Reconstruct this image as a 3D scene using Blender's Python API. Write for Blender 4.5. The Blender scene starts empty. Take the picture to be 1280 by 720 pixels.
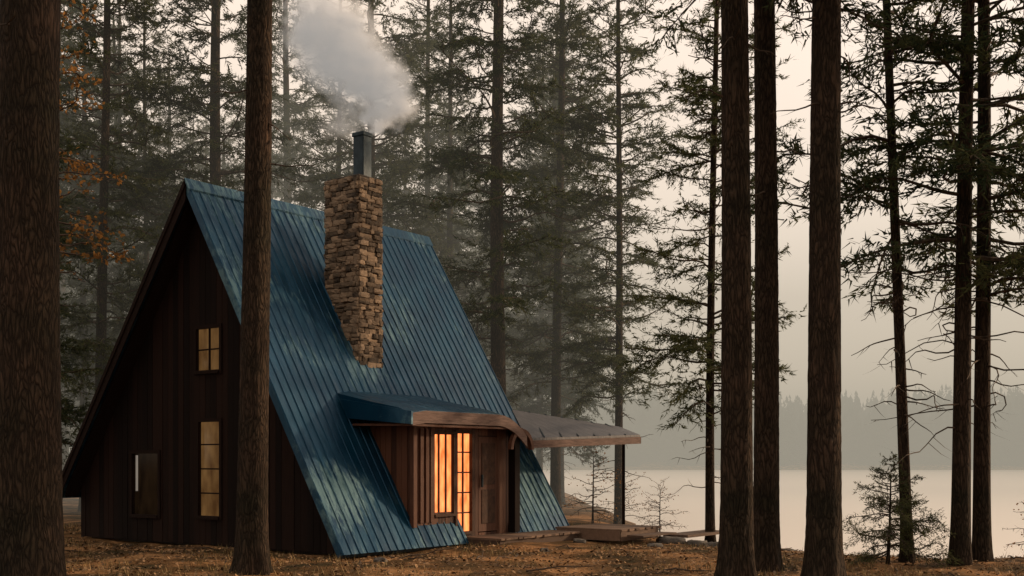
import bpy, math, random
import numpy as np
from mathutils import Vector, noise as mn
random.seed(7)
scene=bpy.context.scene
scene.view_settings.view_transform='Standard'
scene.view_settings.look='None'
scene.view_settings.exposure=0

# ------------------------------------------------------------ helpers
def link(o,parent=None):
    scene.collection.objects.link(o)
    if parent: o.parent=parent
    return o
def mesh_obj(name,verts,faces,mats,parent=None,midx=None,smooth=False):
    me=bpy.data.meshes.new(name)
    me.from_pydata([tuple(v) for v in verts],[],[tuple(f) for f in faces])
    for m in (mats if isinstance(mats,(list,tuple)) else [mats]): me.materials.append(m)
    if midx is not None: me.polygons.foreach_set('material_index',np.array(midx,dtype=np.int32))
    if smooth: me.polygons.foreach_set('use_smooth',np.ones(len(me.polygons),dtype=bool))
    me.update()
    return link(bpy.data.objects.new(name,me),parent)
def new_mat(name):
    m=bpy.data.materials.new(name); m.use_nodes=True
    nt=m.node_tree; nt.nodes.clear()
    out=nt.nodes.new('ShaderNodeOutputMaterial')
    return m,nt,out
def N(nt,t,**k):
    n=nt.nodes.new(t)
    for a,b in k.items():
        if a in n.inputs: n.inputs[a].default_value=b
        else: setattr(n,a,b)
    return n
def ramp(nt,stops):
    r=nt.nodes.new('ShaderNodeValToRGB'); e=r.color_ramp.elements
    while len(e)<len(stops): e.new(0.5)
    for i,(p,c) in enumerate(stops):
        e[i].position=p; e[i].color=(*c,1) if len(c)==3 else c
    return r
def coords(nt,scale=(1,1,1),kind='Object'):
    tc=nt.nodes.new('ShaderNodeTexCoord'); mp=nt.nodes.new('ShaderNodeMapping')
    mp.inputs['Scale'].default_value=scale
    nt.links.new(tc.outputs[kind],mp.inputs['Vector']); return mp.outputs[0]

def mat_simple(name,c1,c2,scale=(1,1,1),nscale=5,rough=.8,metal=0,bump=.3,bdist=.02,detail=6,spec=.3,island=False,p=(.35,.65)):
    m,nt,out=new_mat(name)
    b=N(nt,'ShaderNodeBsdfPrincipled',Roughness=rough,Metallic=metal)
    b.inputs['Specular IOR Level'].default_value=spec
    v=coords(nt,scale)
    n=N(nt,'ShaderNodeTexNoise',Scale=nscale,Detail=detail,Roughness=.65)
    nt.links.new(v,n.inputs['Vector'])
    r=ramp(nt,[(p[0],c1),(p[1],c2)])
    if island:
        g=nt.nodes.new('ShaderNodeNewGeometry')
        a=N(nt,'ShaderNodeMath',operation='MULTIPLY_ADD'); a.inputs[1].default_value=.5
        nt.links.new(g.outputs['Random Per Island'],a.inputs[0])
        a2=N(nt,'ShaderNodeMath',operation='MULTIPLY'); a2.inputs[1].default_value=.5
        nt.links.new(n.outputs['Fac'],a2.inputs[0]); nt.links.new(a2.outputs[0],a.inputs[2])
        nt.links.new(a.outputs[0],r.inputs['Fac'])
    else: nt.links.new(n.outputs['Fac'],r.inputs['Fac'])
    nt.links.new(r.outputs[0],b.inputs['Base Color'])
    bp=N(nt,'ShaderNodeBump',Strength=bump,Distance=bdist)
    nt.links.new(n.outputs['Fac'],bp.inputs['Height']); nt.links.new(bp.outputs[0],b.inputs['Normal'])
    nt.links.new(b.outputs[0],out.inputs['Surface'])
    return m

def mat_bark(name,dark,light):
    m,nt,out=new_mat(name)
    b=N(nt,'ShaderNodeBsdfPrincipled',Roughness=.95); b.inputs['Specular IOR Level'].default_value=.15
    v=coords(nt,(1,1,.2))
    n=N(nt,'ShaderNodeTexNoise',Scale=5,Detail=3); nt.links.new(v,n.inputs['Vector'])
    mx=N(nt,'ShaderNodeVectorMath',operation='MULTIPLY_ADD'); mx.inputs[1].default_value=(.3,.3,.3)
    nt.links.new(n.outputs['Color'],mx.inputs[0]); nt.links.new(v,mx.inputs[2])
    vo=N(nt,'ShaderNodeTexVoronoi',feature='DISTANCE_TO_EDGE',Scale=22); nt.links.new(mx.outputs[0],vo.inputs['Vector'])
    n2=N(nt,'ShaderNodeTexNoise',Scale=34,Detail=4,Roughness=.7); nt.links.new(v,n2.inputs['Vector'])
    r=ramp(nt,[(.0,(.2,.2,.2)),(.28,(1,1,1))]); nt.links.new(vo.outputs['Distance'],r.inputs['Fac'])
    h=N(nt,'ShaderNodeMath',operation='MULTIPLY'); nt.links.new(r.outputs[0],h.inputs[0]); nt.links.new(n2.outputs['Fac'],h.inputs[1])
    c=ramp(nt,[(.05,dark),(.65,light)]); nt.links.new(h.outputs[0],c.inputs['Fac'])
    n3=N(nt,'ShaderNodeTexNoise',Scale=1.3,Detail=3); nt.links.new(coords(nt),n3.inputs['Vector'])
    r3=ramp(nt,[(.3,(.5,.56,.46)),(.7,(1.15,1.0,.9))]); nt.links.new(n3.outputs['Fac'],r3.inputs['Fac'])
    mm=N(nt,'ShaderNodeMix',data_type='RGBA',blend_type='MULTIPLY'); mm.inputs[0].default_value=1
    nt.links.new(c.outputs[0],mm.inputs[6]); nt.links.new(r3.outputs[0],mm.inputs[7])
    nt.links.new(mm.outputs[2],b.inputs['Base Color'])
    bp=N(nt,'ShaderNodeBump',Strength=1.,Distance=.04); nt.links.new(h.outputs[0],bp.inputs['Height'])
    nt.links.new(bp.outputs[0],b.inputs['Normal']); nt.links.new(b.outputs[0],out.inputs['Surface'])
    return m
def mat_leaf(name,c1,c2,trans=.3):
    m,nt,out=new_mat(name)
    g=nt.nodes.new('ShaderNodeNewGeometry'); oi=nt.nodes.new('ShaderNodeObjectInfo')
    a=N(nt,'ShaderNodeMath',operation='MULTIPLY_ADD'); a.inputs[1].default_value=.6; nt.links.new(g.outputs['Random Per Island'],a.inputs[0])
    s=N(nt,'ShaderNodeMath',operation='MULTIPLY'); s.inputs[1].default_value=.4; nt.links.new(oi.outputs['Random'],s.inputs[0])
    nt.links.new(s.outputs[0],a.inputs[2])
    r=ramp(nt,[(.1,c1),(.9,c2)]); nt.links.new(a.outputs[0],r.inputs['Fac'])
    d=nt.nodes.new('ShaderNodeBsdfDiffuse'); t=nt.nodes.new('ShaderNodeBsdfTranslucent')
    nt.links.new(r.outputs[0],d.inputs['Color']); nt.links.new(r.outputs[0],t.inputs['Color'])
    mx=nt.nodes.new('ShaderNodeMixShader'); mx.inputs[0].default_value=trans
    nt.links.new(d.outputs[0],mx.inputs[1]); nt.links.new(t.outputs[0],mx.inputs[2]); nt.links.new(mx.outputs[0],out.inputs['Surface'])
    return m

BARK=mat_bark('pine_bark',(.010,.008,.007),(.085,.062,.047))
TWIG=mat_simple('twig_wood',(.03,.022,.016),(.09,.06,.04),nscale=9,detail=2)
NEEDLE=mat_leaf('pine_needles',(.024,.04,.025),(.095,.1,.045),.35)
LEAF=mat_leaf('autumn_leaves',(.12,.065,.028),(.4,.2,.06),.4)

# ------------------------------------------------------------ terrain
SH=np.array([(-200,400),(10,300),(18,80),(19,30),(20,11),(22,6.9),(24,5.5),(26,5.0),(28,4.3),(34,4.0),(40,3.9),(60,3.6),(100,3),(200,-12),(270,-30),(275,-60),(285,-400),(2000,-900)],float)
def shore_x(y): return np.interp(y,SH[:,0],SH[:,1])
def ground_z(x,y):
    x=np.asarray(x,float); y=np.asarray(y,float)
    d=shore_x(y)-x
    dy=(19.7-y)
    dd=np.where((x>11),np.maximum(np.minimum(d,dy*1.0),dy*.6),d)
    z=np.where(dd>0, -.45*np.exp(-np.clip(dd,0,50)/1.1), -.45+np.clip(dd,-6,0)*.32)
    far=y>268
    zf=np.clip((y-272)*.14,-2.5,14)
    z=np.where(far&(x>-60),np.maximum(zf,z*0+zf),z)
    z=z+.05*np.sin(x*.9+y*.5)*np.cos(y*.7-x*.3)+.025*np.sin(x*2.9+1)*np.sin(y*2.3)
    return z
def axis(lo,hi,f0,f1,fine,coarse_n):
    a=np.arange(f0,f1,fine)
    l=f0-np.geomspace(.6,f0-lo,coarse_n)[::-1]; r=f1+np.geomspace(.3,hi-f1,coarse_n)
    return np.concatenate([l,a,r])
X=axis(-1500,1500,-16,16,.2,45); Y=axis(-600,2500,10,34,.2,60)
XX,YY=np.meshgrid(X,Y)
ZZ=ground_z(XX,YY)
V=np.stack([XX,YY,ZZ],-1).reshape(-1,3); nx=len(X)
idx=np.arange(len(V)).reshape(XX.shape)
F=np.stack([idx[:-1,:-1],idx[:-1,1:],idx[1:,1:],idx[1:,:-1]],-1).reshape(-1,4)
m,nt,out=new_mat('forest_floor')
b=N(nt,'ShaderNodeBsdfPrincipled',Roughness=.95); b.inputs['Specular IOR Level'].default_value=.1
v=coords(nt)
n1=N(nt,'ShaderNodeTexNoise',Scale=.8,Detail=5,Roughness=.6); nt.links.new(v,n1.inputs['Vector'])
n2=N(nt,'ShaderNodeTexNoise',Scale=14,Detail=8,Roughness=.75); nt.links.new(v,n2.inputs['Vector'])
r1=ramp(nt,[(.36,(.04,.033,.015)),(.5,(.14,.08,.035)),(.62,(.38,.215,.1))]); nt.links.new(n1.outputs['Fac'],r1.inputs['Fac'])
r2=ramp(nt,[(.3,(.35,.35,.35)),(.7,(1.4,1.3,1.2))]); nt.links.new(n2.outputs['Fac'],r2.inputs['Fac'])
mm=N(nt,'ShaderNodeMix',data_type='RGBA',blend_type='MULTIPLY'); mm.inputs[0].default_value=1
nt.links.new(r1.outputs[0],mm.inputs[6]); nt.links.new(r2.outputs[0],mm.inputs[7]); nt.links.new(mm.outputs[2],b.inputs['Base Color'])
bp=N(nt,'ShaderNodeBump',Strength=.8,Distance=.05); nt.links.new(n2.outputs['Fac'],bp.inputs['Height']); nt.links.new(bp.outputs[0],b.inputs['Normal'])
nt.links.new(b.outputs[0],out.inputs['Surface'])
GROUND=m
mesh_obj('ground',V,F,GROUND,smooth=True)

# lake
m,nt,out=new_mat('lake_water')
b=N(nt,'ShaderNodeBsdfPrincipled',Roughness=.3); b.inputs['Base Color'].default_value=(.86,.78,.7,1); b.inputs['IOR'].default_value=1.33  # pale base colour paints in the bright mist lying on the water
n1=N(nt,'ShaderNodeTexNoise',Scale=.5,Detail=5); nt.links.new(coords(nt,(.25,1,1)),n1.inputs['Vector'])
bp=N(nt,'ShaderNodeBump',Strength=.25,Distance=.1); nt.links.new(n1.outputs['Fac'],bp.inputs['Height']); nt.links.new(bp.outputs[0],b.inputs['Normal'])
nt.links.new(b.outputs[0],out.inputs['Surface'])
mesh_obj('lake',[(-60,14,-.62),(900,14,-.62),(900,290,-.62),(-60,290,-.62)],[(0,1,2,3)],m)

# ------------------------------------------------------------ trees
def norm(a): return a/np.maximum(np.linalg.norm(a,axis=-1,keepdims=True),1e-9)
class Acc:
    def __init__(s): s.v=[];s.f=[];s.m=[];s.n=0
    def add(s,v,f,m):
        v=np.asarray(v,float); f=np.asarray(f)
        s.v.append(v); s.f.extend((f+s.n).tolist()); s.m.extend([m]*len(f)); s.n+=len(v)
def tube(acc,P,R,k,m):
    P=np.asarray(P,float); R=np.asarray(R,float); T=norm(np.gradient(P,axis=0))
    up=np.array([0,0,1.]) if abs(T[0][2])<.9 else np.array([1.,0,0])
    A=norm(np.cross(T,up)); B=np.cross(T,A)
    an=np.linspace(0,2*np.pi,k,endpoint=False)
    V=P[:,None]+R[:,None,None]*(np.cos(an)[None,:,None]*A[:,None]+np.sin(an)[None,:,None]*B[:,None])
    V=V.reshape(-1,3); F=[]
    for i in range(len(P)-1):
        for j in range(k):
            a=i*k+j; b_=i*k+(j+1)%k; F.append((a,b_,b_+k,a+k))
    acc.add(V,F,m)
def tree_mesh(name,H,r0,cs,Lmax,seed,kind='pine',step=.3,nl=.17,nw=.034,tw=.12,dens=1.,dead=None,lean=(0,0),hi=False,leafmat=None,per=2,top=1.,taper=.7,sp=.024):
    rng=np.random.default_rng(seed); acc=Acc()
    rings=220 if hi else 46; segs=72 if hi else 12
    hh=(np.linspace(0,1,rings)**(1.5 if hi else 1.2))*H
    ph=rng.uniform(0,6,4)
    def center(h):
        h=np.asarray(h,float); q=h/H; w=.012*H
        return np.stack([lean[0]*q+w*.35*(np.sin(q*5+ph[0])-np.sin(ph[0]))*q**.5,lean[1]*q+w*.35*(np.sin(q*4+ph[1])-np.sin(ph[1]))*q**.5,h],-1)
    def rad(h): return r0*(1-taper*(h/H))*np.clip((H-h)/(H*.08),.15,1)
    an=np.linspace(0,2*np.pi,segs,endpoint=False)
    C=center(hh); C[:,2]-=.25
    Rr=rad(hh)[:,None]*(1+(.22+.3*np.clip(np.sin(an*5+ph[2])[None],-.5,1))*np.exp(-np.clip(hh-.2,0,None)/.28)[:,None]+.15*np.exp(-np.clip(hh-.2,0,None)/.9)[:,None]*.6)
    Rr*=1+.03*np.sin(an*3+hh[:,None]*.6+ph[3])
    if hi:
        for i in range(rings):
            for j in range(segs):
                a=an[j]; p=Vector((math.cos(a)*r0*30,math.sin(a)*r0*30,hh[i]*3.2+ph[0]*10))
                nn=mn.noise(p); n3=mn.noise(p*2.3)
                Rr[i,j]+= -.022*max(0,.55-abs(nn)*3.2)*min(1,r0*4) + .006*n3
    Vt=np.stack([C[:,0,None]+Rr*np.cos(an),C[:,1,None]+Rr*np.sin(an),np.repeat(C[:,2,None],segs,1)],-1).reshape(-1,3)
    I=np.arange(rings*segs).reshape(rings,segs); J=np.roll(I,-1,1)
    acc.add(Vt,np.stack([I[:-1],J[:-1],J[1:],I[1:]],-1).reshape(-1,4),0)
    NP=[];ND=[]
    def branch(h,az,L,el,droop,upt,needles,rb):
        base=center(h); o=np.array([math.cos(az),math.sin(az),0]); s=np.array([-o[1],o[0],0])
        wig=rng.normal(0,.09,3); kink=rng.normal(0,.03)
        def pos(t):
            t=np.asarray(t)[:,None]
            return base+o*L*t*(1-.08*t)+s*L*(wig[0]*t+wig[1]*np.sin(t*5))*1.2+np.array([0,0,1.])*L*(el*t-droop*t**2+upt*t**3+kink*np.sin(t*9))
        t=np.linspace(0,1,8); P=pos(t); tube(acc,P,rb*(1-.85*t)+.003,4,1)
        nt_=max(3,int(L/tw)); ti=rng.uniform(.1 if needles>0 else .25,1,nt_)
        if needles<=0: ti=ti[:max(3,nt_//3)]; nt_=len(ti)
        p=pos(ti); tan=norm(pos(ti+.03)-p); side=rng.choice([-1,1],nt_)[:,None]*s
        ang=rng.uniform(.45,1.3,nt_)[:,None]
        d=norm(tan*np.cos(ang)+side*np.sin(ang)+np.array([0,0,1])*rng.uniform(-.7,.35,nt_)[:,None])
        ll=(.18+.3*(1-ti))*min(L,3)*rng.uniform(.4,1.1,nt_)+.08
        w=norm(np.cross(d,[0,0,1]))*.006*(1+L*.25)
        e=p+d*ll[:,None]; mid=(p+e)/2+np.array([0,0,-.04])*ll[:,None]
        vv=np.stack([p-w,p+w,mid+w*.7,mid-w*.7,e],1).reshape(-1,3); k=np.arange(nt_)*5
        acc.add(vv,np.stack([k,k+1,k+2,k+3],-1),1); acc.add(np.concatenate([mid+w*.7,mid-w*.7,e]),np.stack([np.arange(nt_),np.arange(nt_)+nt_,np.arange(nt_)+2*nt_],-1),1)
        if needles>0:
            for q in range(nt_):
                n=int(ll[q]/sp*dens*needles*rng.uniform(.5,1.5))
                if n<1: continue
                u=rng.uniform(.1,1.1,n)[:,None]
                NP.append(p[q]+d[q]*ll[q]*u+rng.normal(0,.03*min(1,L),(n,3))); ND.append(np.repeat(d[q][None],n,0))
            n=int(L*.6/sp*dens*needles); u=rng.uniform(.4,1.02,n); NP.append(pos(u)); ND.append(norm(pos(u+.02)-pos(u)))
    h=cs
    while h<H*.985:
        q=(h-cs)/(H-cs)
        if kind=='pine':
            prof=(.55+.45*math.sin(min(1,q*2.2+.25)*math.pi/1.3))*(1-q**3*.75); el=.1+.45*q; dr=.3*(1-q)+.1; upt=.14
        else:
            prof=(1-q)**.85+.04; el=.05+.35*q; dr=.42*(1-q)+.05; upt=.22
        for k in range(rng.integers(1,per+1)):
            L=Lmax*prof*rng.uniform(.45,1.15)
            if L<.08: continue
            nd=1. if rng.random()>.12 else .2
            branch(h+rng.uniform(-.1,.1)*min(1,H/8),rng.uniform(0,6.283),L,el+rng.normal(0,.14),dr*rng.uniform(.5,1.5),upt,nd*rng.uniform(.6,1.3),min(.4*rad(h),.008+.009*L))
        h+=step*rng.uniform(.6,1.4)
    if dead:
        for k in range(dead[2]):
            h=rng.uniform(dead[0],dead[1]); branch(h,rng.uniform(0,6.283),Lmax*rng.uniform(.15,dead[3]),rng.uniform(-.2,.2),rng.uniform(.1,.5),.1,0,.012)
    P=np.concatenate(NP); D=np.concatenate(ND); n=len(P)
    D=norm(D+rng.normal(0,.6,(n,3))); S=norm(np.cross(D,rng.normal(0,1,(n,3))))*nw/2*rng.uniform(.6,1.4,(n,1)); LL=nl*rng.uniform(.6,1.3,(n,1))
    if leafmat:
        vv=np.stack([P,P+D*LL*.5-S,P+D*LL,P+D*LL*.5+S],1).reshape(-1,3); acc.add(vv,np.arange(4*n).reshape(n,4),2)
    else:
        vv=np.stack([P-S,P+S,P+D*LL],1).reshape(-1,3); acc.add(vv,np.arange(3*n).reshape(n,3),2)
    Vv=np.concatenate(acc.v)
    me=bpy.data.meshes.new(name); me.from_pydata(Vv.tolist(),[],acc.f)
    for mt in (BARK,TWIG,leafmat or NEEDLE): me.materials.append(mt)
    me.polygons.foreach_set('material_index',np.array(acc.m,dtype=np.int32))
    me.polygons.foreach_set('use_smooth',np.array(acc.m)<1)
    me.update(); return me
def put(name,me,x,y,rz=0,s=1.):
    o=bpy.data.objects.new(name,me); o.location=(x,y,float(ground_z(x,y))); o.rotation_euler=(0,0,rz); o.scale=(s,s,s); link(o); return o

# foreground pines (individually modelled)
fg=[(-5.55,13.0,.385,10.0,(0,0)),(-3.95,17.3,.235,11.5,(.1,0)),(3.05,15.5,.222,8.6,(0,0)),(3.91,17.5,.2,8.8,(.15,0)),(4.11,15.0,.228,8.0,(-.1,0))]
for i,(x,y,r,cs,ln) in enumerate(fg):
    me=tree_mesh('pine_trunk_mesh',23,r,cs,3.2,100+i,hi=True,dens=.5,step=.4,lean=ln,dead=(5.2,7.5,5,.3),taper=.55)
    put('tall_pine_tree',me,x,y)
rt=[(7.29,18.5,.155,5.0,(.2,0),3.0),(7.84,19.0,.145,4.4,(-.1,0),2.9),(6.61,19.0,.1,4.6,(-.45,.3),2.3)]
for i,(x,y,r,cs,ln,L) in enumerate(rt):
    me=tree_mesh('shore_pine_mesh',19,r,cs,L,200+i,dens=.75,step=.25,lean=ln,dead=(2.2,5,20,.7),per=2)
    put('shore_pine_tree',me,x,y)
protos=[tree_mesh('pine_mesh_a',25,.25,5.2,3.3,1,dens=1.,step=.25,dead=(2.5,6,12,.5),per=3),
        tree_mesh('pine_mesh_b',23,.18,4.4,3.0,2,dens=1.,step=.24,dead=(2,5,14,.6),per=3),
        tree_mesh('pine_mesh_c',21,.14,3.8,2.6,3,dens=1.,step=.25,dead=(1.5,4,14,.6),per=3),
        tree_mesh('spruce_mesh_a',20,.16,2.6,2.9,4,kind='spruce',dens=1.2,step=.2,dead=(1,3,8,.4),nl=.14,per=3),
        tree_mesh('spruce_mesh_b',16,.13,1.6,2.6,5,kind='spruce',dens=1.2,step=.18,nl=.14,per=3)]
mid=[(-.37,33,0,0.,1.),(-8.75,34,0,1.2,.95),(1.37,36,1,2.2,.98),(3.18,34,2,.5,.95),(4.46,25.6,2,2.,.78),
 (-11.6,32,1,3,.95),(-14.3,38,2,4,.95),(-13.8,40,2,1,.9),(-11.5,36,2,5,.8),(-13.7,45,1,2,.8),(-12.6,29,3,0,.9),
 (-4.6,38,1,.4,1.05),(-2.2,41,3,2.6,1.),(-6.3,41,2,3.3,1.),(1.6,43,3,1.1,.9),(-9.5,43,3,2,1.05),(1.2,50,1,1.8,.9),(-.8,55,3,1.8,.9),
 (-3.4,46,1,.8,1.),(-17,35,3,.8,1.)]
for x,y,k,rz,s in mid: put('pine_tree' if k<3 else 'spruce_tree',protos[k],x,y,rz,s)
rng=np.random.default_rng(11)
pts=[(m_[0],m_[1]) for m_ in mid]
cnt=0
while cnt<75:
    y=rng.uniform(44,100); x=rng.uniform(-.54*y-3,shore_x(y)-1.5)
    if min((x-a)**2+(y-b_)**2 for a,b_ in pts)<9: continue
    pts.append((x,y)); k=int(rng.integers(0,5)); cnt+=1
    put('pine_tree' if k<3 else 'spruce_tree',protos[k],x,y,rng.uniform(0,6.28),rng.uniform(.8,1.15))
side=[(-16,22,3),(-19,27,1),(-14.5,17,1),(11.6,17.0,1),(10.5,12,0),(-12,9,0),(-17,12,3),(-9,3,1),(12,5,0),(-6,-6,3),(0,-9,1),(6,-7,3),(10,-2,1),(-11,-3,4),(3,-14,3)]
for x,y,k in side: put('pine_tree' if k<3 else 'spruce_tree',protos[k],x,y,x*1.3,1.)
me=tree_mesh('broadleaf_mesh',10.5,.07,5.2,1.8,31,dens=.34,step=.22,nl=.09,nw=.065,leafmat=LEAF)
put('autumn_birch_tree',me,-8.3,20.5)
me=tree_mesh('young_spruce_mesh',1.8,.028,.2,1.0,51,kind='spruce',step=.055,nl=.055,nw=.013,tw=.04,dens=1.1,sp=.012,lean=(.06,0),per=3)
put('young_spruce',me,6.1,18.5)
for (x,y,s_,sd) in [(2.2,31,1.,61),(3.2,32.5,.8,62),(3.9,30,.7,63),(8.9,19.2,.6,64)]:
    me=tree_mesh('shrub_mesh',2.2,.03,.3,1.1,sd,dens=.14,step=.07,nl=.06,nw=.045,tw=.09,leafmat=LEAF,sp=.03)
    put('shrub',me,x,y,sd,s_)

# far shore forest, one object
rng=np.random.default_rng(5); n=2200
tx=rng.uniform(-70,330,n); ty=rng.uniform(273,345,n); tz=ground_z(tx,ty); th=rng.uniform(10,14,n)*(1+.08*np.sin(tx*.06))
acc=Acc(); k=46
u=rng.uniform(0,1,(n,k))**.8; az=rng.uniform(0,6.283,(n,k)); L=(1-u)*th[:,None]*.24+.25
c=np.stack([tx[:,None]+0*u,ty[:,None]+0*u,tz[:,None]+th[:,None]*(.04+.96*u)],-1)
o=np.stack([np.cos(az),np.sin(az),-.35+0*az],-1)*L[...,None]; s=np.stack([-np.sin(az),np.cos(az),0*az],-1)*(L*.45+.1)[...,None]
vv=np.stack([c+np.array([0,0,.9]),c+o-s,c+o+s],2).reshape(-1,3)
acc.add(vv,np.arange(len(vv)).reshape(-1,3),0)
mesh_obj('distant_forest',np.concatenate(acc.v),acc.f,mat_leaf('distant_foliage',(.02,.03,.02),(.05,.06,.04),.1))

# ------------------------------------------------------------ cabin
ax=math.atan2(-.5939,.8046)
cabin=bpy.data.objects.new('a_frame_cabin',None); cabin.location=(-6.3,22.35,0); cabin.rotation_euler=(0,0,ax); link(cabin)
def mat_metal(name,c1,c2,sky_glint):
    m,nt,out=new_mat(name)
    b=N(nt,'ShaderNodeBsdfPrincipled',Metallic=.5); b.inputs['Specular IOR Level'].default_value=.4
    v=coords(nt,(1,1,.35)); n=N(nt,'ShaderNodeTexNoise',Scale=1.6,Detail=7,Roughness=.65); nt.links.new(v,n.inputs['Vector'])
    r=ramp(nt,[(.35,c1),(.7,c2)]); nt.links.new(n.outputs['Fac'],r.inputs['Fac'])
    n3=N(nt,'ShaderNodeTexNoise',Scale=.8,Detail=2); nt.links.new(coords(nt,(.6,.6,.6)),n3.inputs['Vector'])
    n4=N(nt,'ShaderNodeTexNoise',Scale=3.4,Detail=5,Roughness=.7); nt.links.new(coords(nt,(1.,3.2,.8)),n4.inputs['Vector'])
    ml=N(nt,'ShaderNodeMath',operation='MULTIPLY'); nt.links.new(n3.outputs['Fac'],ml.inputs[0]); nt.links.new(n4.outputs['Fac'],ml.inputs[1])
    rr=ramp(nt,[(.27,(0,0,0)),(.35,(.8,.8,.8))]); nt.links.new(ml.outputs[0],rr.inputs['Fac'])  # mask for pale streaks: dappled sky reflections painted into the base colour
    mx=N(nt,'ShaderNodeMix',data_type='RGBA'); nt.links.new(rr.outputs[0],mx.inputs[0]); nt.links.new(r.outputs[0],mx.inputs[6]); mx.inputs[7].default_value=(*sky_glint,1)
    nt.links.new(mx.outputs[2],b.inputs['Base Color'])
    n2=N(nt,'ShaderNodeTexNoise',Scale=2.2,Detail=5); nt.links.new(coords(nt,(.6,2.4,.6)),n2.inputs['Vector'])
    r2=ramp(nt,[(.4,(.28,)*3),(.62,(.55,)*3)]); nt.links.new(n2.outputs['Fac'],r2.inputs['Fac']); nt.links.new(r2.outputs[0],b.inputs['Roughness'])
    bp=N(nt,'ShaderNodeBump',Strength=.8,Distance=.04); nt.links.new(n2.outputs['Fac'],bp.inputs['Height']); nt.links.new(bp.outputs[0],b.inputs['Normal'])
    nt.links.new(b.outputs[0],out.inputs['Surface']); return m
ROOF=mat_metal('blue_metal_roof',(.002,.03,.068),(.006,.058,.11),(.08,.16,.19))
WOOD=mat_simple('dark_stained_wood',(.006,.003,.0022),(.016,.0072,.0048),(3,3,.35),6,rough=.85,bump=.4,island=True,spec=.15)
WOODR=mat_simple('red_brown_wood',(.04,.015,.009),(.11,.045,.025),(3,3,.4),6,rough=.7,bump=.4,island=True)
FASC=mat_simple('weathered_fascia',(.07,.038,.03),(.16,.098,.08),(.6,.6,4),6,rough=.7)
DARK=mat_simple('dark_backing',(.008,.005,.004),(.014,.009,.007))
FRAME=mat_simple('window_frame_wood',(.03,.014,.009),(.07,.034,.02),nscale=9)
DECK=mat_simple('deck_timber',(.08,.05,.035),(.2,.13,.09),(2,.5,2),8,island=True)
STONE=mat_simple('field_stone',(.035,.027,.02),(.36,.26,.175),nscale=9,rough=.85,bump=.8,bdist=.03,island=True,p=(.22,.85))
MORTAR=mat_simple('mortar',(.025,.02,.017),(.06,.05,.04),nscale=20,rough=.95)
STEEL=mat_simple('flue_steel',(.012,.022,.03),(.03,.05,.065),nscale=3,rough=.5,metal=.5)
def mat_glow(name,c1,c2,st,sc=2.,gl=.08):
    m,nt,out=new_mat(name)
    v=coords(nt,(2.5,2.5,1)); n=N(nt,'ShaderNodeTexNoise',Scale=sc,Detail=3); nt.links.new(v,n.inputs['Vector'])
    r=ramp(nt,[(.3,c1),(.7,c2)]); nt.links.new(n.outputs['Fac'],r.inputs['Fac'])
    e=N(nt,'ShaderNodeEmission',Strength=st); nt.links.new(r.outputs[0],e.inputs['Color'])
    g=N(nt,'ShaderNodeBsdfGlossy',Roughness=.08); g.inputs['Color'].default_value=(gl,gl,gl,1)
    a=nt.nodes.new('ShaderNodeAddShader'); nt.links.new(e.outputs[0],a.inputs[0]); nt.links.new(g.outputs[0],a.inputs[1])
    nt.links.new(a.outputs[0],out.inputs['Surface']); return m
GLOW=mat_glow('lit_window',(.5,.1,.02),(1,.27,.08),2.2,3.,gl=.04)
DIM=mat_glow('dim_window',(.2,.09,.03),(.5,.26,.09),.27,gl=.03)
OFF=mat_glow('unlit_window',(.02,.011,.006),(.06,.033,.015),.2,gl=.01)

def box(name,x0,x1,y0,y1,z0,z1,mat,par=cabin,bev=0):
    v=[(x,y,z) for x in(x0,x1) for y in(y0,y1) for z in(z0,z1)]
    f=[(0,1,3,2),(4,6,7,5),(0,4,5,1),(2,3,7,6),(0,2,6,4),(1,5,7,3)]
    o=mesh_obj(name,v,f,mat,par)
    if bev:
        md=o.modifiers.new('b','BEVEL'); md.width=bev; md.segments=2
    return o
def prism(name,poly,y0,y1,mat,par=cabin):
    n=len(poly); v=[(x,y0,z) for x,z in poly]+[(x,y1,z) for x,z in poly]
    f=[tuple(range(n)),tuple(range(2*n-1,n-1,-1))]+[(i,i+n,(i+1)%n+n,(i+1)%n) for i in range(n)]
    return mesh_obj(name,v,f,mat,par)
def planks(name,fn,a0,a1,zl,zh,ops,w,mat,th=.03,rs=1):
    R=random.Random(rs); V=[];F=[]
    a=a0
    while a<a1-1e-4:
        b_=min(a+w,a1); g=.008; c=(a+b_)/2; o=R.uniform(-.006,.006)
        segs=[]; lo=(zl(a+g),zl(b_-g)); hi=(zh(a+g),zh(b_-g))
        cur=lo
        for (x0,x1,z0,z1) in sorted(ops,key=lambda q:q[2]):
            if x0<c<x1:
                segs.append((cur,(z0,z0))); cur=(z1,z1)
        segs.append((cur,hi))
        for l,h in segs:
            if h[0]-l[0]<.01 and h[1]-l[1]<.01: continue
            n=len(V)
            for (aa,k) in ((a+g/2,0),(b_-g/2,1)):
                for dd in (o,th+o):
                    V.append(fn(aa,dd,l[k])); V.append(fn(aa,dd,max(l[k],h[k])))
            for q in [(0,1,3,2),(4,6,7,5),(0,4,5,1),(2,3,7,6),(0,2,6,4),(1,5,7,3)]: F.append(tuple(n+i for i in q))
        a=b_
    return mesh_obj(name,V,F,mat,cabin)
def roofR(s): return 7.15*(1-s/4.3)
def roofL(s): return 7.15+s*(7.15-1.26)/4.3
def gz(s): return (roofL(s) if s<0 else roofR(s))-.16
ops=[(-.24,.54,3.44,4.34),(-.17,.54,.56,2.49),(-2.35,-1.40,.53,1.87)]
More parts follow.
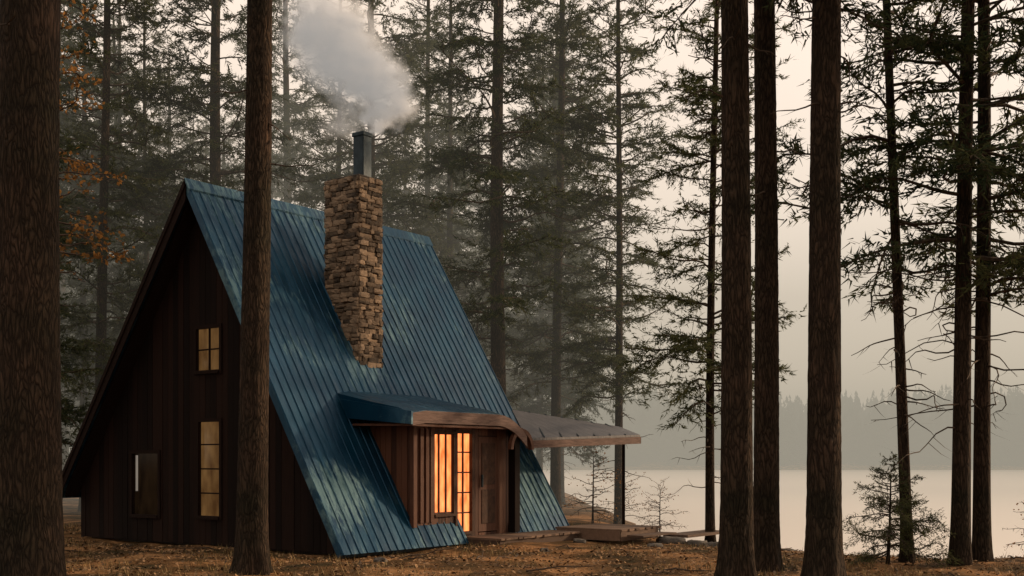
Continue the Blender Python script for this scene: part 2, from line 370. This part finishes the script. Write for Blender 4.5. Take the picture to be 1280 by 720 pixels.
planks('front_gable_boards',lambda a,d,z:(a,.30+d,z),-4.2,4.14,lambda a:.02,lambda a:max(.03,gz(a)),ops,.17,WOOD)
prism('gable_backing',[(-4.18,.03),(-4.18,1.0),(0,6.9),(4.1,.05)],.37,.45,DARK)
prism('rear_gable_wall',[(-4.18,.03),(-4.18,1.0),(0,6.9),(4.1,.05)],6.8,6.95,WOOD)
box('left_side_wall',-4.2,-4.05,.46,6.79,0,1.1,WOOD)
def window(tag,fn,a0,a1,z0,z1,pane,cols,rows,fw=.07,mat=FRAME,depth=.06):
    def fb(nm,A0,A1,Z0,Z1,d0,d1,mt):
        V=[fn(a,d,z) for a in(A0,A1) for d in(d0,d1) for z in(Z0,Z1)]
        return mesh_obj(nm,V,[(0,1,3,2),(4,6,7,5),(0,4,5,1),(2,3,7,6),(0,2,6,4),(1,5,7,3)],mt,cabin)
    fb(tag+'_jamb_l',a0-fw/2,a0+fw/2,z0-fw/2,z1+fw/2,-.035,.05,mat); fb(tag+'_jamb_r',a1-fw/2,a1+fw/2,z0-fw/2,z1+fw/2,-.035,.05,mat)
    fb(tag+'_head',a0+fw/2,a1-fw/2,z1-fw/2,z1+fw/2,-.033,.05,mat); fb(tag+'_sill',a0+fw/2,a1-fw/2,z0-fw/2,z0+fw/2,-.06,.05,mat)
    fb(tag+'_pane',a0+fw/2,a1-fw/2,z0+fw/2,z1-fw/2,.045,.055,pane)
    m_=.014
    for i in range(1,cols):
        c=a0+(a1-a0)*i/cols; fb(tag+'_mullion_%d'%i,c-m_,c+m_,z0+fw/2,z1-fw/2,.01,.044,mat)
    for j in range(1,rows):
        c=z0+(z1-z0)*j/rows; fb(tag+'_bar_%d'%j,a0+fw/2,a1-fw/2,c-m_,c+m_,.015,.043,mat)
gf=lambda a,d,z:(a,.30+d,z)
window('upper_window',gf,-.24,.54,3.44,4.34,DIM,2,2,mat=WOOD)
window('tall_window',gf,-.17,.54,.56,2.49,DIM,1,4,mat=WOOD)
window('side_window',gf,-2.35,-1.40,.53,1.87,OFF,1,1,mat=WOOD)
box('side_window_highlight',-2.27,-2.2,.335,.343,1.05,1.8,mat_glow('highlight_glow',(.5,.42,.35),(.6,.5,.4),.35))  # glowing strip added to paint the bright highlight along the pane's edge
def slopeR(name,t0,t1,s0,s1,mat=ROOF,off=0,th=.13):
    nx_,nz_=7.15/8.343,4.3/8.343
    poly=[(s0+nx_*off,roofR(s0)+nz_*off),(s1+nx_*off,roofR(s1)+nz_*off),(s1+nx_*(off-th),roofR(s1)+nz_*(off-th)),(s0+nx_*(off-th),roofR(s0)+nz_*(off-th))]
    return prism(name,poly,t0,t1,mat)
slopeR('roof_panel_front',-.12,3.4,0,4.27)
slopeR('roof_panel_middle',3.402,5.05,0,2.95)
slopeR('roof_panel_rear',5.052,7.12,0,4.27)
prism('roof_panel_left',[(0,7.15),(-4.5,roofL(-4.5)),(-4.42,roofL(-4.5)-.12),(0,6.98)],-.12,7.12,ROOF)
V=[];F=[]
t=-.09
nx_,nz_=7.15/8.343,4.3/8.343
while t<7.12:
    s1=4.27 if not(3.38<t<5.07) else 2.95
    n=len(V)
    for s in (0.02,s1):
        for dt,h in ((-.016,.0),(-.007,.018),(.007,.018),(.016,.0)):
            V.append((s+nx_*(h+.001),t+dt,roofR(s)+nz_*(h+.001)))
    F+= [(n,n+1,n+5,n+4),(n+1,n+2,n+6,n+5),(n+2,n+3,n+7,n+6),(n+4,n+5,n+6,n+7)]
    t+=.2
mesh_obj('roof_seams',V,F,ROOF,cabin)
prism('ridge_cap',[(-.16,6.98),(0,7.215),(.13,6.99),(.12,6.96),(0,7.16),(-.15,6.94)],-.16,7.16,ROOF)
prism('barge_board_right',[(0,7.08),(4.2,.06),(4.03,.06),(0,6.78)],-.06,-.02,WOOD)
prism('barge_board_left',[(0,7.08),(0,6.78),(-4.4,.8),(-4.4,1.05)],-.145,-.125,WOOD)
prism('soffit_right',[(0,6.95),(4.1,.06),(4.0,.06),(0,6.8)],-.02,.29,WOOD)
prism('soffit_left',[(0,6.95),(0,6.8),(-4.3,.9),(-4.3,1.05)],-.02,.29,WOOD)
prism('rake_trim_left',[(0,7.19),(0,7.05),(-4.52,roofL(-4.52)-.1),(-4.52,roofL(-4.52)+.03)],-.17,-.146,WOOD)
dl=lambda a,d,z:(a,2.0+d,z)
planks('bay_side_boards',dl,2.9,4.0,lambda a:min(2.4,roofR(a)),lambda a:2.45,[],.14,WOODR,rs=3)
do=lambda a,d,z:(4.03-d,a,z)
opo=[(2.62,3.18,.68,2.2),(3.26,3.76,.26,2.24),(3.98,4.66,.22,2.2)]
planks('bay_front_boards',do,2.0,5.0,lambda a:.45 if a<3.4 else .12,lambda a:2.42,opo,.105,WOODR,rs=4)
prism('bay_backing',[(3.9,.3),(3.94,.3),(3.94,2.4),(3.9,2.4)],2.05,4.98,DARK)
box('bay_side_backing',3.0,3.89,2.08,2.12,.8,2.4,DARK)
box('bay_rear_wall',3.0,4.02,5.0,5.08,.1,2.4,WOODR)
window('bay_window',do,2.56,3.2,.62,2.24,GLOW,3,1,fw=.05)
window('glass_door',do,3.26,3.78,.24,2.26,GLOW,2,5,fw=.06)
V=[do(a,d,z) for a in(4.0,4.64) for d in(.0,.05) for z in(.24,2.18)]
mesh_obj('front_door',V,[(0,1,3,2),(4,6,7,5),(0,4,5,1),(2,3,7,6),(0,2,6,4),(1,5,7,3)],WOODR,cabin)
for i,(z0,z1) in enumerate([(.4,1.1),(1.2,2.05)]):
    box('door_panel_%d'%i,4.032,4.045,4.1,4.54,z0,z1,FRAME,bev=.004)
box('door_handle',4.05,4.09,4.06,4.085,1.15,1.4,STEEL)
box('corner_post',4.0,4.1,1.93,2.03,.42,2.4,WOODR)
for i,tt in enumerate((2.16,2.32,2.46)):
    box('shutter_board_%d'%i,4.035,4.075,tt,tt+.09,.5,2.3,WOODR)
box('porch_post',4.2,4.38,4.78,4.96,.2,2.35,WOOD,bev=.01)
ts=np.concatenate([np.linspace(1.5,4.1,8),np.linspace(4.25,5.1,9)])
def crown(t): return 2.66-.0*t-(.42*((t-4.1)/1.0)**2 if t>4.1 else 0)-(.05*((1.9-t)/.4)**2 if t<1.9 else 0)
V=[];F=[];
for t in ts:
    c=crown(t)
    for s,z in ((2.35,c+.42),(3.4,c+.2),(4.1,c+.07),(4.42,c-.03),(4.42,c-.09),(2.35,c+.3)): V.append((s,t,z))
k=6
for i in range(len(ts)-1):
    for j in range(k): a=i*k+j; b_=i*k+(j+1)%k; F.append((a,a+k,b_+k,b_))
F+=[tuple(range(k)),tuple(range((len(ts)-1)*k,len(ts)*k))[::-1]]
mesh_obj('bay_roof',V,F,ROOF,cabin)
V=[];F=[]
for t in ts:
    c=crown(t)
    for s,z in ((4.425,c-.04),(4.46,c-.04),(4.46,c-.27),(4.425,c-.27)): V.append((s,t,z))
k=4
for i in range(len(ts)-1):
    for j in range(k): a=i*k+j; b_=i*k+(j+1)%k; F.append((a,a+k,b_+k,b_))
F+=[tuple(range(k)),tuple(range((len(ts)-1)*k,len(ts)*k))[::-1]]
mesh_obj('bay_fascia',V,F,FASC,cabin)
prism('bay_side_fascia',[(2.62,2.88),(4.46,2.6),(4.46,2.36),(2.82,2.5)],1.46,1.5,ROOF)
prism('bay_soffit',[(2.9,2.4),(4.42,2.37),(4.42,2.33),(2.9,2.36)],1.52,5.0,WOODR)
V=[];F=[]
for i in range(13):
    a=math.pi*i/12
    for r in (.34,.43):
        for s in (4.36,4.45): V.append((s,4.96-.0+r*math.cos(a)*.95,1.92+r*math.sin(a)))
for i in range(12):
    n=i*4; F+=[(n,n+1,n+5,n+4),(n+2,n+6,n+7,n+3),(n,n+4,n+6,n+2),(n+1,n+3,n+7,n+5)]
mesh_obj('arch_bracket',V,F,WOODR,cabin)
def w2l(x,y,z):
    dx,dy=x+6.3,y-22.35; return (dx*.8046-dy*.5939,dx*.5939+dy*.8046,z)
A,B,C,D=[w2l(*p) for p in [(0.0,26.0,2.85),(.304,24.0,2.16),(3.04,27.0,2.30),(2.75,29.2,2.56)]]
V=[A,B,C,D]+[(p[0],p[1],p[2]-.05) for p in (A,B,C,D)]
mesh_obj('canopy_roof',V,[(0,1,2,3),(7,6,5,4),(0,4,5,1),(1,5,6,2),(2,6,7,3),(3,7,4,0)],mat_simple('canopy_metal',(.06,.065,.075),(.13,.13,.14),(1,6,1),3,rough=.5,metal=.3),cabin)
def beam(name,P,Q,h,w,mat,dz=0):
    P=np.array(P);Q=np.array(Q); d=norm((Q-P)[None])[0]; s=np.cross(d,[0,0,1]); s/=np.linalg.norm(s)
    V=[tuple(p+s*a*w/2+np.array([0,0,dz+zz])) for p in(P,Q) for a in(-1,1) for zz in(0,-h)]
    mesh_obj(name,V,[(0,1,3,2),(4,6,7,5),(0,4,5,1),(2,3,7,6),(0,2,6,4),(1,5,7,3)],mat,cabin)
beam('canopy_fascia',B,C,.16,.05,FASC,-.052); beam('canopy_end_board',C,D,.14,.05,FASC,-.055)
for i in range(1,7):
    q=i/7; P=np.array(A)*(1-q)+np.array(D)*q; Q=np.array(B)*(1-q)+np.array(C)*q
    beam('canopy_rafter_%d'%i,P,Q*.97+P*.03,.09,.05,FASC,-.055)
    beam('canopy_seam_%d'%i,P,Q,-.02,.03,STEEL,.003)
beam('canopy_post',w2l(2.7,27.9,2.36),w2l(2.77,27.9,2.36),2.3,.07,WOOD)
V=[];F=[]
def addbox(V,F,x0,x1,y0,y1,z0,z1):
    n=len(V); V+=[(x,y,z) for x in(x0,x1) for y in(y0,y1) for z in(z0,z1)]
    F+=[tuple(n+i for i in q) for q in [(0,1,3,2),(4,6,7,5),(0,4,5,1),(2,3,7,6),(0,2,6,4),(1,5,7,3)]]
t=6.3
while t<7.9: addbox(V,F,4.35,6.05+random.uniform(-.03,.03),t,t+.135,.2,.24); t+=.145
t=3.42
while t<6.2: addbox(V,F,4.06,5.05+random.uniform(-.02,.02),t,t+.135,.13,.17); t+=.145
addbox(V,F,6.1,6.5,6.4,7.85,.09,.125); addbox(V,F,4.4,6.0,6.28,6.298,0,.2); addbox(V,F,6.0,6.02,6.3,7.9,0,.198); addbox(V,F,4.98,5.0,3.45,6.2,0,.128); addbox(V,F,4.06,4.98,3.42,3.44,0,.128)
addbox(V,F,6.3,6.9,7.6,9.6,.03,.09)
mesh_obj('deck',V,F,DECK,cabin)
S0,S1,T0,T1=1.13,2.07,2.55,3.2; Z1=7.5
box('chimney_core',S0+.05,S1-.05,T0+.05,T1-.05,3.3,Z1-.03,MORTAR)
V=[];F=[];R=random.Random(9)
def stone(cx,cy,cz,hx,hy,hz,rot=0,jit=.008,rd=.3):
    n=len(V); g=3
    pts=[]
    for i in range(g+1):
        for j in range(g+1):
            for k_ in range(g+1):
                if 0<i<g and 0<j<g and 0<k_<g: continue
                p=np.array([i/g*2-1,j/g*2-1,k_/g*2-1]); q=p/np.linalg.norm(p)*1.25; p2=p*(1-rd)+q*rd
                pts.append(((i,j,k_),(cx+hx*p2[0]+R.uniform(-jit,jit),cy+hy*p2[1]+R.uniform(-jit,jit),cz+hz*p2[2]+R.uniform(-jit,jit))))
    ix={p[0]:n+e for e,p in enumerate(pts)}; V.extend(p[1] for p in pts)
    for a in range(g):
        for b_ in range(g):
            for c_,fl in ((0,0),(g,1)):
                for mk in (lambda a_,b2:(c_,a_,b2),lambda a_,b2:(b2,c_,a_),lambda a_,b2:(a_,b2,c_)):
                    q=(ix[mk(a,b_)],ix[mk(a+1,b_)],ix[mk(a+1,b_+1)],ix[mk(a,b_+1)])
                    F.append(q if fl else q[::-1])
z=3.35
while z<Z1-.03:
    h=min(R.uniform(.05,.12),Z1-z); 
    for side in range(4):
        ln=(S1-S0) if side<2 else (T1-T0); a=-R.uniform(0,.12)
        while a<ln-.02:
            w=R.uniform(.1,.3); lo=max(a,-.01); hi=min(a+w,ln+.01); a+=w
            if hi-lo<.05: continue
            c=(lo+hi)/2; hw=(hi-lo)/2-.004; dz_=R.uniform(-.012,.012); pr=R.uniform(-.025,.03)
            hz=h/2*R.uniform(.85,1.15)
            if side==0: stone(S0+c,T0+.03-pr,z+h/2+dz_,hw,.075,hz)
            if side==1: stone(S0+c,T1-.03+pr,z+h/2+dz_,hw,.075,hz)
            if side==2: stone(S1-.03+pr,T0+c,z+h/2+dz_,.075,hw,hz)
            if side==3: stone(S0+.03-pr,T0+c,z+h/2+dz_,.075,hw,hz)
    z+=h
mesh_obj('chimney_stones',V,F,STONE,cabin)
box('chimney_cap',S0-.0,S1+.0,T0-.0,T1+.0,Z1-.02,Z1+.04,MORTAR,bev=.02)
box('chimney_flue',1.66,1.95,2.8,3.06,Z1+.04,8.45,STEEL,bev=.02)
box('flue_rim',1.64,1.97,2.78,3.08,8.4,8.49,STEEL,bev=.015)
box('foundation',-4.1,4.0,.5,6.75,-.3,.015,MORTAR)

# ------------------------------------------------------------ smoke volume
pl=[(-2.85,8.6,.26),(-2.8,8.82,.36),(-2.62,9.05,.5),(-2.42,9.28,.56),(-2.75,9.5,.68),(-3.1,9.75,.8),(-3.4,10.05,.9),(-3.8,10.25,.88),(-4.05,10.65,.8),(-3.55,10.6,.82),(-3.35,9.1,.6),(-3.5,8.7,.55),(-4.0,11.1,.75)]
m,nt,out=new_mat('chimney_smoke')
tc=nt.nodes.new('ShaderNodeTexCoord')
n=N(nt,'ShaderNodeTexNoise',Scale=2.4,Detail=5,Roughness=.62); nt.links.new(tc.outputs['Object'],n.inputs['Vector'])
ma=N(nt,'ShaderNodeVectorMath',operation='MULTIPLY_ADD'); ma.inputs[1].default_value=(1.15,1.15,1.15); nt.links.new(n.outputs['Color'],ma.inputs[0])
sb=N(nt,'ShaderNodeVectorMath',operation='SUBTRACT'); sb.inputs[1].default_value=(.575,.575,.575)
nt.links.new(tc.outputs['Object'],ma.inputs[2]); nt.links.new(ma.outputs[0],sb.inputs[0])
prev=None
for i,(x,z,r) in enumerate(pl):
    d=N(nt,'ShaderNodeVectorMath',operation='DISTANCE'); d.inputs[1].default_value=(x,23.75,z); nt.links.new(sb.outputs[0],d.inputs[0])
    q=N(nt,'ShaderNodeMath',operation='MULTIPLY_ADD'); q.inputs[1].default_value=-1/r; q.inputs[2].default_value=1.; nt.links.new(d.outputs['Value'],q.inputs[0])
    if i>=10:
        q2=N(nt,'ShaderNodeMath',operation='MULTIPLY'); q2.inputs[1].default_value=.2 if i<12 else .5; nt.links.new(q.outputs[0],q2.inputs[0]); q=q2
    if prev is None: prev=q
    else:
        mxx=N(nt,'ShaderNodeMath',operation='MAXIMUM'); nt.links.new(prev.outputs[0],mxx.inputs[0]); nt.links.new(q.outputs[0],mxx.inputs[1]); prev=mxx
nf=N(nt,'ShaderNodeTexNoise',Scale=4.5,Detail=3,Roughness=.6); nt.links.new(tc.outputs['Object'],nf.inputs['Vector'])
rf=ramp(nt,[(.34,(.15,.15,.15)),(.6,(1,1,1))]); nt.links.new(nf.outputs['Fac'],rf.inputs['Fac'])
cl0=N(nt,'ShaderNodeMath',operation='MULTIPLY'); nt.links.new(prev.outputs[0],cl0.inputs[0]); nt.links.new(rf.outputs[0],cl0.inputs[1])
cl=N(nt,'ShaderNodeMath',operation='MULTIPLY',use_clamp=False); cl.inputs[1].default_value=10.; nt.links.new(cl0.outputs[0],cl.inputs[0])
mx0=N(nt,'ShaderNodeMath',operation='MAXIMUM'); mx0.inputs[1].default_value=0; nt.links.new(cl.outputs[0],mx0.inputs[0])
pv=N(nt,'ShaderNodeVolumePrincipled'); pv.inputs['Color'].default_value=(.95,.95,.95,1); nt.links.new(mx0.outputs[0],pv.inputs['Density'])
em=N(nt,'ShaderNodeMath',operation='MULTIPLY'); em.inputs[1].default_value=.17; nt.links.new(mx0.outputs[0],em.inputs[0])  # added self-glow brightens the smoke, standing in for multiple scattering
nt.links.new(em.outputs[0],pv.inputs['Emission Strength']); pv.inputs['Emission Color'].default_value=(1,.97,.93,1)
nt.links.new(pv.outputs[0],out.inputs['Volume'])
try: m.cycles.volume_step_rate=.7
except Exception as e: print(e)
def wbox(name,x0,x1,y0,y1,z0,z1,mat):
    v=[(x,y,z) for x in(x0,x1) for y in(y0,y1) for z in(z0,z1)]
    return mesh_obj(name,v,[(0,1,3,2),(4,6,7,5),(0,4,5,1),(2,3,7,6),(0,2,6,4),(1,5,7,3)],mat)
wbox('smoke',-5.4,-1.6,22.6,24.9,8.46,12.2,m)
# mist banks: homogeneous medium (absorption + added glow standing in for scattered daylight)
def mist(name,sg,col,*b_):
    m,nt,out=new_mat(name)
    ab=N(nt,'ShaderNodeVolumeAbsorption',Density=sg); ab.inputs['Color'].default_value=(0,0,0,1)
    em=N(nt,'ShaderNodeEmission',Strength=sg); em.inputs['Color'].default_value=(*col,1)
    a=nt.nodes.new('ShaderNodeAddShader'); nt.links.new(ab.outputs[0],a.inputs[0]); nt.links.new(em.outputs[0],a.inputs[1])
    nt.links.new(a.outputs[0],out.inputs['Volume'])
    try: m.cycles.homogeneous_volume=True
    except Exception as e: print(e)
    wbox(name,*b_,m)
mist('forest_mist',.0125,(.37,.335,.265),-300,400,29.5,100,-4,16)
mist('lake_mist',.004,(.47,.43,.35),-300,400,101,420,-4,24)

# ------------------------------------------------------------ litter, grass, stones, sticks
rng=np.random.default_rng(3)
def scatter(n,x0,x1,y0,y1):
    x=rng.uniform(x0,x1,n); y=rng.uniform(y0,y1,n)
    dx,dy=x+6.3,y-22.35; s=dx*.8046-dy*.5939; t=dx*.5939+dy*.8046
    ok=~((np.abs(s)<4.3)&(t>0)&(t<7)) & (shore_x(y)-x>.1)
    ok&=~((s>4)&(s<6.5)&(t>3.4)&(t<8))
    x=x[ok];y=y[ok]; return x,y,ground_z(x,y)
x,y,z=scatter(42000,-14,12,12.5,30); n=len(x)
P=np.stack([x,y,z+rng.uniform(.002,.03,n)],-1); a=rng.uniform(0,6.28,n); u=np.stack([np.cos(a),np.sin(a),rng.normal(0,.35,n)],-1); w=np.stack([-np.sin(a),np.cos(a),rng.normal(0,.35,n)],-1)
sz=rng.uniform(.015,.045,n)[:,None]
vv=np.stack([P-u*sz,P+w*sz*.6,P+u*sz,P-w*sz*.6],1).reshape(-1,3)
mesh_obj('fallen_leaves',vv,np.arange(4*n).reshape(n,4),mat_simple('dead_leaf',(.05,.028,.014),(.5,.3,.15),nscale=2,island=True,p=(.35,.85)))
x,y,z=scatter(34000,-14,12,13,30)
keep=np.array([mn.noise(Vector((a_*.5,b_*.5,0)))>-.02 for a_,b_ in zip(x,y)]); x,y,z=x[keep],y[keep],z[keep]; n=len(x)
P=np.stack([x,y,z-.01],-1); a=rng.uniform(0,6.28,n); hgt=rng.uniform(.03,.16,n)
tip=P+np.stack([np.cos(a)*hgt*.5,np.sin(a)*hgt*.5,hgt],-1); w=np.stack([-np.sin(a),np.cos(a),0*a],-1)*.006
vv=np.stack([P-w,P+w,tip],1).reshape(-1,3)
mesh_obj('grass',vv,np.arange(3*n).reshape(n,3),mat_simple('dry_grass',(.05,.045,.016),(.34,.23,.1),nscale=2,island=True))
acc=Acc()
for i in range(90):
    x,y,z=[q[0] if len(q) else None for q in scatter(1,-12,10,14,27)]
    if x is None: continue
    a=rng.uniform(0,6.28); L=rng.uniform(.2,1.1); k=np.linspace(0,1,5)[:,None]
    P=np.array([x,y,z+.02])+k*L*np.array([math.cos(a),math.sin(a),rng.uniform(0,.12)])+rng.normal(0,.02,(5,3))
    tube(acc,P,np.linspace(.016,.005,5),5,0)
mesh_obj('fallen_sticks',np.concatenate(acc.v),acc.f,TWIG)
V=[];F=[];R=random.Random(21)
for (x,y,sx) in [(3.4,24.3,.28),(3.9,24.0,.2),(4.3,23.8,.25),(2.9,23.0,.14),(4.7,23.4,.18),(1.4,23.6,.12),(-2.2,19.0,.1),(.6,21,.09),(5.4,22.3,.2),(6.0,21.8,.16),(7.2,20.6,.18)]:
    stone(x,y,float(ground_z(x,y))+sx*.1,sx,sx*.8,sx*.4,jit=.03,rd=.45)
mesh_obj('shore_rocks',V,F,mat_simple('rock',(.05,.045,.04),(.16,.14,.12),nscale=4,bump=.8,bdist=.05),smooth=True)

# ------------------------------------------------------------ light
w=bpy.data.worlds.new('World'); scene.world=w; w.use_nodes=True; nt=w.node_tree; nt.nodes.clear()
out=nt.nodes.new('ShaderNodeOutputWorld'); bg=nt.nodes.new('ShaderNodeBackground'); bg.inputs['Strength'].default_value=.15
sk=nt.nodes.new('ShaderNodeTexSky'); sk.sky_type='NISHITA'; sk.sun_disc=False; sk.sun_elevation=math.radians(16); sk.sun_rotation=math.radians(70); sk.dust_density=3; sk.air_density=1.
mx=N(nt,'ShaderNodeMix',data_type='RGBA'); mx.inputs[0].default_value=.75; mx.inputs[7].default_value=(9.4,7.6,6.0,1)
nt.links.new(sk.outputs[0],mx.inputs[6]); nt.links.new(mx.outputs[2],bg.inputs['Color']); nt.links.new(bg.outputs[0],out.inputs['Surface'])
sun=bpy.data.lights.new('sun','SUN'); sun.energy=4.8; sun.angle=math.radians(2.5); sun.color=(1,.68,.42)
so=bpy.data.objects.new('sun',sun); link(so)
el=math.radians(16); az=math.radians(70)
d=Vector((math.sin(az)*math.cos(el),math.cos(az)*math.cos(el),math.sin(el)))
so.rotation_euler=(-d).to_track_quat('-Z','Y').to_euler()

cam=bpy.data.cameras.new('camera'); cam.lens=40; cam.sensor_width=36; cam.shift_y=.168; cam.clip_end=6000; cam.clip_start=.1
co=bpy.data.objects.new('camera',cam); co.location=(0,0,1.7); co.rotation_euler=(math.radians(90),0,0); link(co); scene.camera=co
